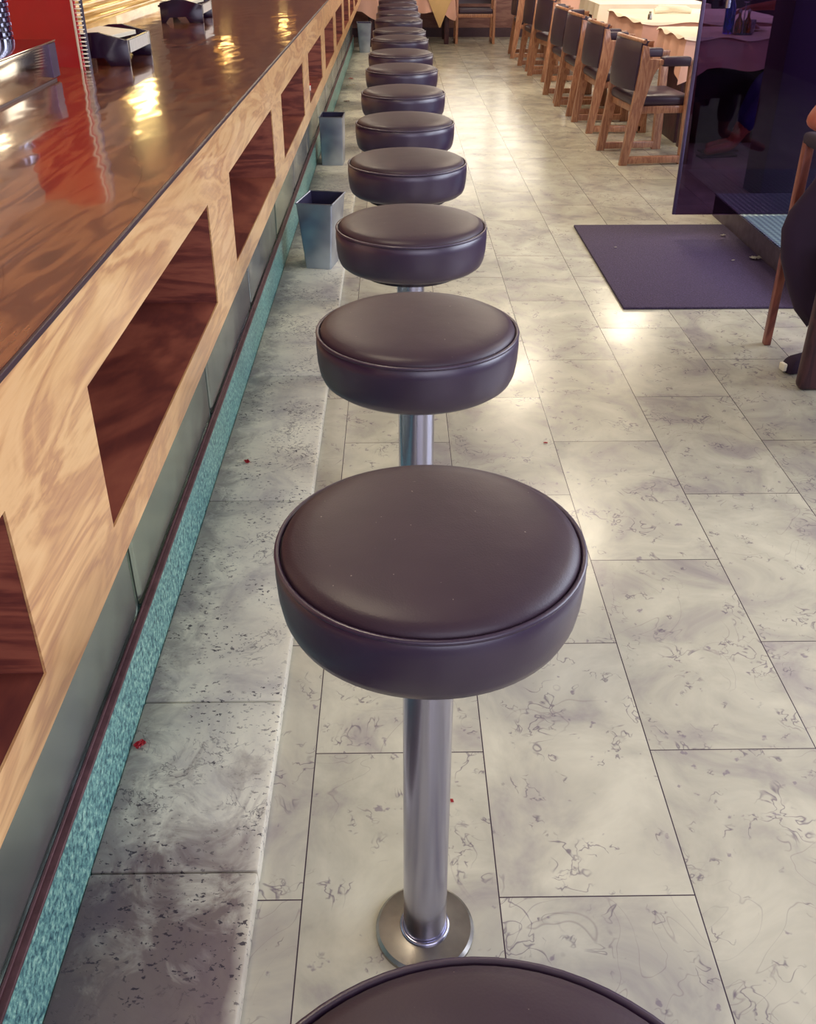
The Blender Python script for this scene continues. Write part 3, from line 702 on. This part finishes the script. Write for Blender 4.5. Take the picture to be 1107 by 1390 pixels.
fd = MB().lathe([(0.06, 0.0), (0.055, 0.02), (0.03, 0.035), (0.003, 0.04)], 16).build('food', M['redoak']); fd.location = (2.60, 7.52, 0.749); tag(fd, 'brown food heaped on the white plate', 'food')

# ------------------------------------------------------------------ people
def skin_mesh(name, pts, edges, mat, parent, levels=2, root=0):
    me = bpy.data.meshes.new(name); me.from_pydata([p[:3] for p in pts], edges, []); me.update()
    o = bpy.data.objects.new(name, me); COL.objects.link(o); o.parent = parent
    sk = o.modifiers.new('skin', 'SKIN'); sk.use_smooth_shade = True
    sv = me.skin_vertices[0].data
    for i, p in enumerate(pts):
        rr = p[3]; sv[i].radius = (rr, rr) if not isinstance(rr, tuple) else rr
        sv[i].use_root = (i == root)
    ss_ = o.modifiers.new('subdivision', 'SUBSURF'); ss_.levels = levels; ss_.render_levels = levels
    dg = bpy.context.evaluated_depsgraph_get(); ev = o.evaluated_get(dg)
    me2 = bpy.data.meshes.new_from_object(ev); o.modifiers.clear(); o.data = me2
    me2.materials.clear(); me2.materials.append(mat)
    me2.polygons.foreach_set('use_smooth', [True]*len(me2.polygons))
    return o
def body(parent, J, mat, hands_dir):
    """one continuous surface from joints; each hand has a palm, four fingers and a thumb"""
    P, E = [], []
    def add(p, r, link=None):
        P.append((*p, r)); i = len(P)-1
        if link is not None: E.append((link, i))
        return i
    V = {k: Vector(v) for k, v in J.items()}
    pel = add(V['pelvis'], 0.125)
    wa = add(V['pelvis'].lerp(V['chest'], 0.5), 0.105, pel); chs = add(V['chest'], 0.125, wa)
    nk = add(V['neck'], 0.055, chs); hb = add(V['head'].lerp(V['neck'], 0.55), 0.062, nk); hd = add(V['head'], 0.088, hb)
    up = (V['head']-V['neck']).normalized(); add(V['head']+up*0.07, 0.070, hd)
    f = V['face']; add(V['head']-up*0.01+f*0.092, 0.014, hd)           # nose
    add(V['head']-up*0.065+f*0.06, 0.032, hb)                           # chin
    for s_ in ('l', 'r'):
        sh = add(V['shoulder_'+s_], 0.058, chs); el = add(V['elbow_'+s_], 0.040, add(V['shoulder_'+s_].lerp(V['elbow_'+s_], 0.5), 0.050, sh))
        wr_ = add(V['wrist_'+s_], 0.025, add(V['elbow_'+s_].lerp(V['wrist_'+s_], 0.35), 0.040, el))
        d = (V['wrist_'+s_]-V['elbow_'+s_]).normalized(); side = d.cross(Vector((0, 0, 1))).normalized(); dn = d.cross(side).normalized()
        if dn.z > 0: dn = -dn
        pm = add(V['wrist_'+s_]+d*0.05, (0.034, 0.018), wr_)
        for k in range(4):
            o_ = (k-1.5)*0.021; ln = (0.038, 0.044, 0.042, 0.032)[k]
            a0 = add(V['wrist_'+s_]+d*0.088+side*o_, 0.010, pm)
            a1 = add(V['wrist_'+s_]+d*(0.088+ln)+side*o_*1.1+dn*0.012, 0.0088, a0)
            add(V['wrist_'+s_]+d*(0.088+ln*1.6)+side*o_*1.15+dn*0.035, 0.0078, a1)
        th = add(V['wrist_'+s_]+d*0.045+side*0.040, 0.011, pm); add(V['wrist_'+s_]+d*0.08+side*0.055+dn*0.015, 0.009, th)
        hp = add(V['hip_'+s_], 0.085, pel); kn = add(V['knee_'+s_], 0.056, hp); cf = add(V['knee_'+s_].lerp(V['ankle_'+s_], 0.35), 0.052, kn)
        an = add(V['ankle_'+s_], 0.034, cf); ft = V['toe_'+s_]-V['ankle_'+s_]
        m_ = add(V['ankle_'+s_]+ft*0.55, 0.033, an); add(V['toe_'+s_], 0.026, m_)
    return skin_mesh('body', P, E, mat, parent)
def clothes(name, parent, chains, mat):
    """chains share their first point"""
    P, E = [(*chains[0][0][0], chains[0][0][1])], []
    for c_ in chains:
        last = 0
        for p, r in c_[1:]:
            P.append((*p, r)); E.append((last, len(P)-1)); last = len(P)-1
    return skin_mesh(name, P, E, mat, parent)
def hair_cap(parent, head, face):
    m = MB(); r = bmesh.ops.create_icosphere(m.bm, subdivisions=3, radius=0.108)
    for v in list(m.bm.verts):
        d = v.co.normalized()
        if d.dot(Vector(face)) > 0.45 and d.z < 0.55: v.co *= 0.70
        elif d.z < -0.5: v.co *= 0.7
        v.co = Vector((v.co.x, v.co.y, v.co.z*1.12+0.03))+Vector(head)-Vector(face)*0.012
    m.build('hair', M['hair'], parent, angle=180)
# person seated in the near right corner, elbow on the chair back
p1 = empty('person', (1.80, 3.15, 0), 0, 'person in black seated at the right edge, bare elbow over the chair back', 'person')
J = dict(pelvis=(0.06, 0.0, 0.58), chest=(0.04, -0.02, 0.98), neck=(0.05, -0.02, 1.20), head=(0.08, -0.02, 1.36), face=(1, 0, 0),
         shoulder_l=(-0.06, 0.14, 1.12), elbow_l=(-0.408, 0.150, 0.838), wrist_l=(-0.17, 0.10, 0.815),
         shoulder_r=(0.06, -0.20, 1.10), elbow_r=(0.16, -0.26, 0.84), wrist_r=(0.38, -0.20, 0.78),
         hip_l=(0.10, 0.10, 0.54), knee_l=(0.46, 0.12, 0.54), ankle_l=(0.46, 0.14, 0.20), toe_l=(0.60, 0.15, 0.15),
         hip_r=(0.10, -0.10, 0.54), knee_r=(0.42, -0.14, 0.50), ankle_r=(0.40, -0.14, 0.20), toe_r=(0.54, -0.15, 0.15))
body(p1, J, M['skin'], None)
hair_cap(p1, J['head'], J['face'])
clothes('shirt', p1, [[((0.06, 0, 0.56), 0.14), ((0.05, -0.01, 0.78), 0.13), ((0.04, -0.02, 1.0), 0.145), ((0.05, -0.02, 1.12), 0.09)]], M['blackcloth'])
clothes('trousers', p1, [[((0.06, 0, 0.57), 0.14), ((0.10, 0.10, 0.54), 0.105), ((0.46, 0.12, 0.54), 0.075), ((0.46, 0.14, 0.25), 0.055)],
                         [((0.06, 0, 0.57), 0.14), ((0.10, -0.10, 0.54), 0.105), ((0.42, -0.14, 0.50), 0.075), ((0.40, -0.14, 0.25), 0.055)]], M['blackcloth'])
# its chair: upright round edged legs
c1 = empty('side_chair', (1.435, 3.15, 0), 0, 'slim legged reddish wooden chair under the person in black', 'chair')
for sy, yy in ((1, 0.24), (-1, -0.105)):
    q = 0.0 if sy > 0 else 0.035
    MB().hexa([(q-0.012, yy-.016, 0), (q+.014, yy-.016, 0), (q+.014, yy+.016, 0), (q-.012, yy+.016, 0)], [(q-0.012, yy-.018, .76), (q+.022, yy-.018, .76), (q+.022, yy+.018, .76), (q-.012, yy+.018, .76)], .005).build('rear_leg', M['redoak'], c1)
    MB().box(0.44, 0.475, yy-.016, yy+.016, 0.0 if 0 else 0.0, 0.45, .005).build('front_leg', M['redoak'], c1)
    MB().box(0.014, 0.44, yy-.010, yy+.010, .38, .43, .004).build('side_rail', M['redoak'], c1)
MB().box(0.03, 0.47, -0.08, 0.22, 0.42, 0.47, 0.015, 3).build('seat_pad', M['pad'], c1)
MB().box(-0.014, 0.035, -0.08, 0.262, 0.74, 0.785, 0.016, 3).build('back_rest', M['blackcloth'], c1)
# black coat hanging over that chair's far rear corner
def drape(name, rows_, mat, label, cat, th=0.05, parent=None):
    m = MB(); bm = m.bm; R_ = []
    for (z, xl, xr, yc, t) in rows_:
        ring = []
        for k in range(28):
            a = 2*PI*k/28; fo = 1+0.10*math.sin(a*5+z*9)
            ring.append(bm.verts.new(((xl+xr)/2+(xr-xl)/2*math.cos(a)*1.0, yc+t*math.sin(a)*fo, z+0.010*math.sin(a*4))))
        R_.append(ring)
    for a, b in zip(R_, R_[1:]):
        for i in range(28): bm.faces.new([a[i], a[(i+1) % 28], b[(i+1) % 28], b[i]])
    bm.faces.new(R_[0][::-1]); bm.faces.new(R_[-1])
    return tag(m.build(name, mat, parent, angle=70), label, cat)
drape('coat', [(0.165, 1.475, 1.53, 3.16, .03), (0.22, 1.425, 1.60, 3.18, .05), (0.30, 1.388, 1.66, 3.20, .06), (0.40, 1.350, 1.70, 3.215, .07), (0.50, 1.336, 1.72, 3.22, .07), (0.56, 1.35, 1.72, 3.22, .07), (0.63, 1.395, 1.70, 3.225, .06), (0.70, 1.44, 1.68, 3.23, .045), (0.775, 1.45, 1.64, 3.235, .035)],
      M['blackcloth'], 'black coat hanging down from the chair at the right edge', 'coat')
# black shoe tip under the chair
sh_ = empty('shoe', (1.47, 3.14, 0), 0.25, 'black shoe with a white tab behind the thick dark chair leg', 'shoe')
MB().hexa([(-0.07, -.04, 0), (.18, -.04, 0), (.18, .045, 0), (-0.07, .045, 0)], [(-0.045, -.028, .055), (.16, -.03, .085), (.16, .03, .085), (-0.045, .028, .055)], .018).build('upper', M['blackcloth'], sh_)
MB().box(-0.082, -0.068, -.02, .01, .012, .04, .003).build('tab', M['white'], sh_)
# thick legged chair nearest the lower right
c2 = empty('heavy_chair', (1.455, 2.80, 0), 0, 'dark brown chair with a thick round edged leg at the right edge', 'chair')
for yy in (0.185, -0.30):
    MB().box(-0.055, 0.085, yy-0.028, yy+0.028, 0, 0.46, 0.022, 4).build('leg', M['darkwood'], c2)
    MB().box(0.40, 0.47, yy-0.028, yy+0.028, 0, 0.44, 0.014, 3).build('leg', M['darkwood'], c2)
    MB().box(-0.015, 0.06, yy-0.028, yy+0.028, 0.44, 0.90, 0.014, 3).build('back_post', M['darkwood'], c2)
MB().box(-0.05, 0.48, -0.33, 0.215, 0.44, 0.475, 0.008).build('seat', M['darkwood'], c2)
MB().box(-0.03, 0.0, -0.27, 0.155, 0.60, 0.86, 0.008).build('backrest', M['darkwood'], c2)
# person at the table behind the glass
p2 = empty('person', (2.98, 7.0, 0), 0, 'person behind the smoked glass in blue trousers reaching over the table', 'person')
J = dict(pelvis=(0.12, 0.0, 0.56), chest=(0.06, 0.05, 0.98), neck=(0.02, 0.06, 1.22), head=(-0.02, 0.06, 1.38), face=(-1, 0, 0),
         shoulder_l=(-0.02, -0.13, 1.10), elbow_l=(-0.18, -0.24, 0.86), wrist_l=(-0.28, -0.05, 0.80),
         shoulder_r=(0.0, 0.22, 1.10), elbow_r=(-0.14, 0.38, 0.93), wrist_r=(-0.38, 0.46, 0.90),
         hip_l=(0.05, -0.10, 0.52), knee_l=(-0.38, -0.22, 0.50), ankle_l=(-0.62, -0.17, 0.07), toe_l=(-0.82, -0.21, 0.035),
         hip_r=(0.05, 0.10, 0.52), knee_r=(-0.40, 0.02, 0.48), ankle_r=(-0.56, 0.0, 0.07), toe_r=(-0.76, -0.03, 0.035))
body(p2, J, M['skin'], None); hair_cap(p2, J['head'], J['face'])
clothes('shirt', p2, [[((0.12, 0, 0.54), 0.14), ((0.09, 0.02, 0.78), 0.13), ((0.06, 0.05, 1.0), 0.145), ((0.03, 0.06, 1.13), 0.09)]], M['bluecloth'])
clothes('trousers', p2, [[((0.12, 0, 0.55), 0.14), ((0.05, -0.10, 0.52), 0.105), ((-0.38, -0.22, 0.50), 0.078), ((-0.56, -0.18, 0.17), 0.06)],
                         [((0.12, 0, 0.55), 0.14), ((0.05, 0.10, 0.52), 0.105), ((-0.40, 0.02, 0.48), 0.078), ((-0.52, 0.0, 0.17), 0.06)]], M['bluecloth'])
for (x, y, a) in ((-0.72, -0.19, 0.20), (-0.66, -0.015, 0.15)):
    MB().box(-0.14, 0.14, -0.04, 0.04, 0.0, 0.016, 0.006, 2, mat=Matrix.Translation((x, y, 0)) @ Matrix.Rotation(a, 4, 'Z')).build('sandal', M['darkwood'], p2)
o = copy_tree(ch0); o.location = (3.42, 7.0, 0); o.rotation_euler = (0, 0, PI); tag(o, 'wooden dining chair under the person behind the smoked glass', 'chair', CG)

# ------------------------------------------------------------------ litter
def scrap(name, loc, s, mat, label, cat, n=7, seed=1):
    rnd = random.Random(seed); m = MB(); bm = m.bm
    G_ = [[bm.verts.new(((i/n-.5)*s, (j/n-.5)*s*0.7, s*0.16*(1+noise.noise(Vector((i*.9+seed, j*.9, 0))))+0.001+rnd.random()*s*0.08)) for i in range(n+1)] for j in range(n+1)]
    for j in range(n):
        for i in range(n): bm.faces.new([G_[j][i], G_[j][i+1], G_[j+1][i+1], G_[j+1][i]])
    ex = bmesh.ops.solidify(bm, geom=bm.faces[:], thickness=0.0012)
    o_ = m.build(name, mat, None, smooth=False); o_.location = loc; o_.rotation_euler = (0, 0, rnd.random()*3)
    return tag(o_, label, cat)
scrap('candy_wrapper', (-0.439, 2.411, LZ), 0.020, M['red'], 'tiny red wrapper on the stone ledge left of the second stool', 'wrapper', seed=2)
scrap('candy_wrapper', (-0.497, 1.305, LZ), 0.022, M['red'], 'red wrapper on the ledge against the marble in the lower left', 'wrapper', seed=3)
scrap('candy_wrapper', (-0.44, 10.4, LZ), 0.05, M['red'], 'farthest brownish red wrapper on the ledge beyond the tissue', 'wrapper', seed=4)
scrap('candy_wrapper', (-0.425, 8.95, LZ), 0.05, M['redoak'], 'dull brown wrapper on the ledge beyond the middle bin', 'wrapper', seed=5)
scrap('paper_tissue', (-0.42, 9.85, LZ), 0.10, M['white'], 'crumpled white tissue on the far ledge', 'tissue', seed=6)
scrap('paper_scrap', (0.098, 1.198, 0), 0.008, M['red'], 'tiny red scrap on the floor right of the nearest post', 'scrap', seed=7)
scrap('paper_scrap', (0.467, 2.591, 0), 0.012, M['red'], 'tiny red scrap on the tiles right of the second stool', 'scrap', seed=8)
scrap('dry_leaf', (1.735, 4.42, 0.012), 0.05, M['grey'], 'pale dry leaf on the doormat against the step', 'leaf', seed=9)
scrap('crumb', (1.70, 4.82, 0.012), 0.025, M['grey'], 'pale crumb near the far right corner of the doormat', 'crumb', seed=10)
scrap('crumb', (1.10, 4.62, 0.012), 0.014, M['grey'], 'pale crumb on the left part of the doormat', 'crumb', seed=11)
scrap('crumb', (1.62, 4.40, 0.012), 0.016, M['grey'], 'pale crumb on the doormat beside the dry leaf', 'crumb', seed=12)
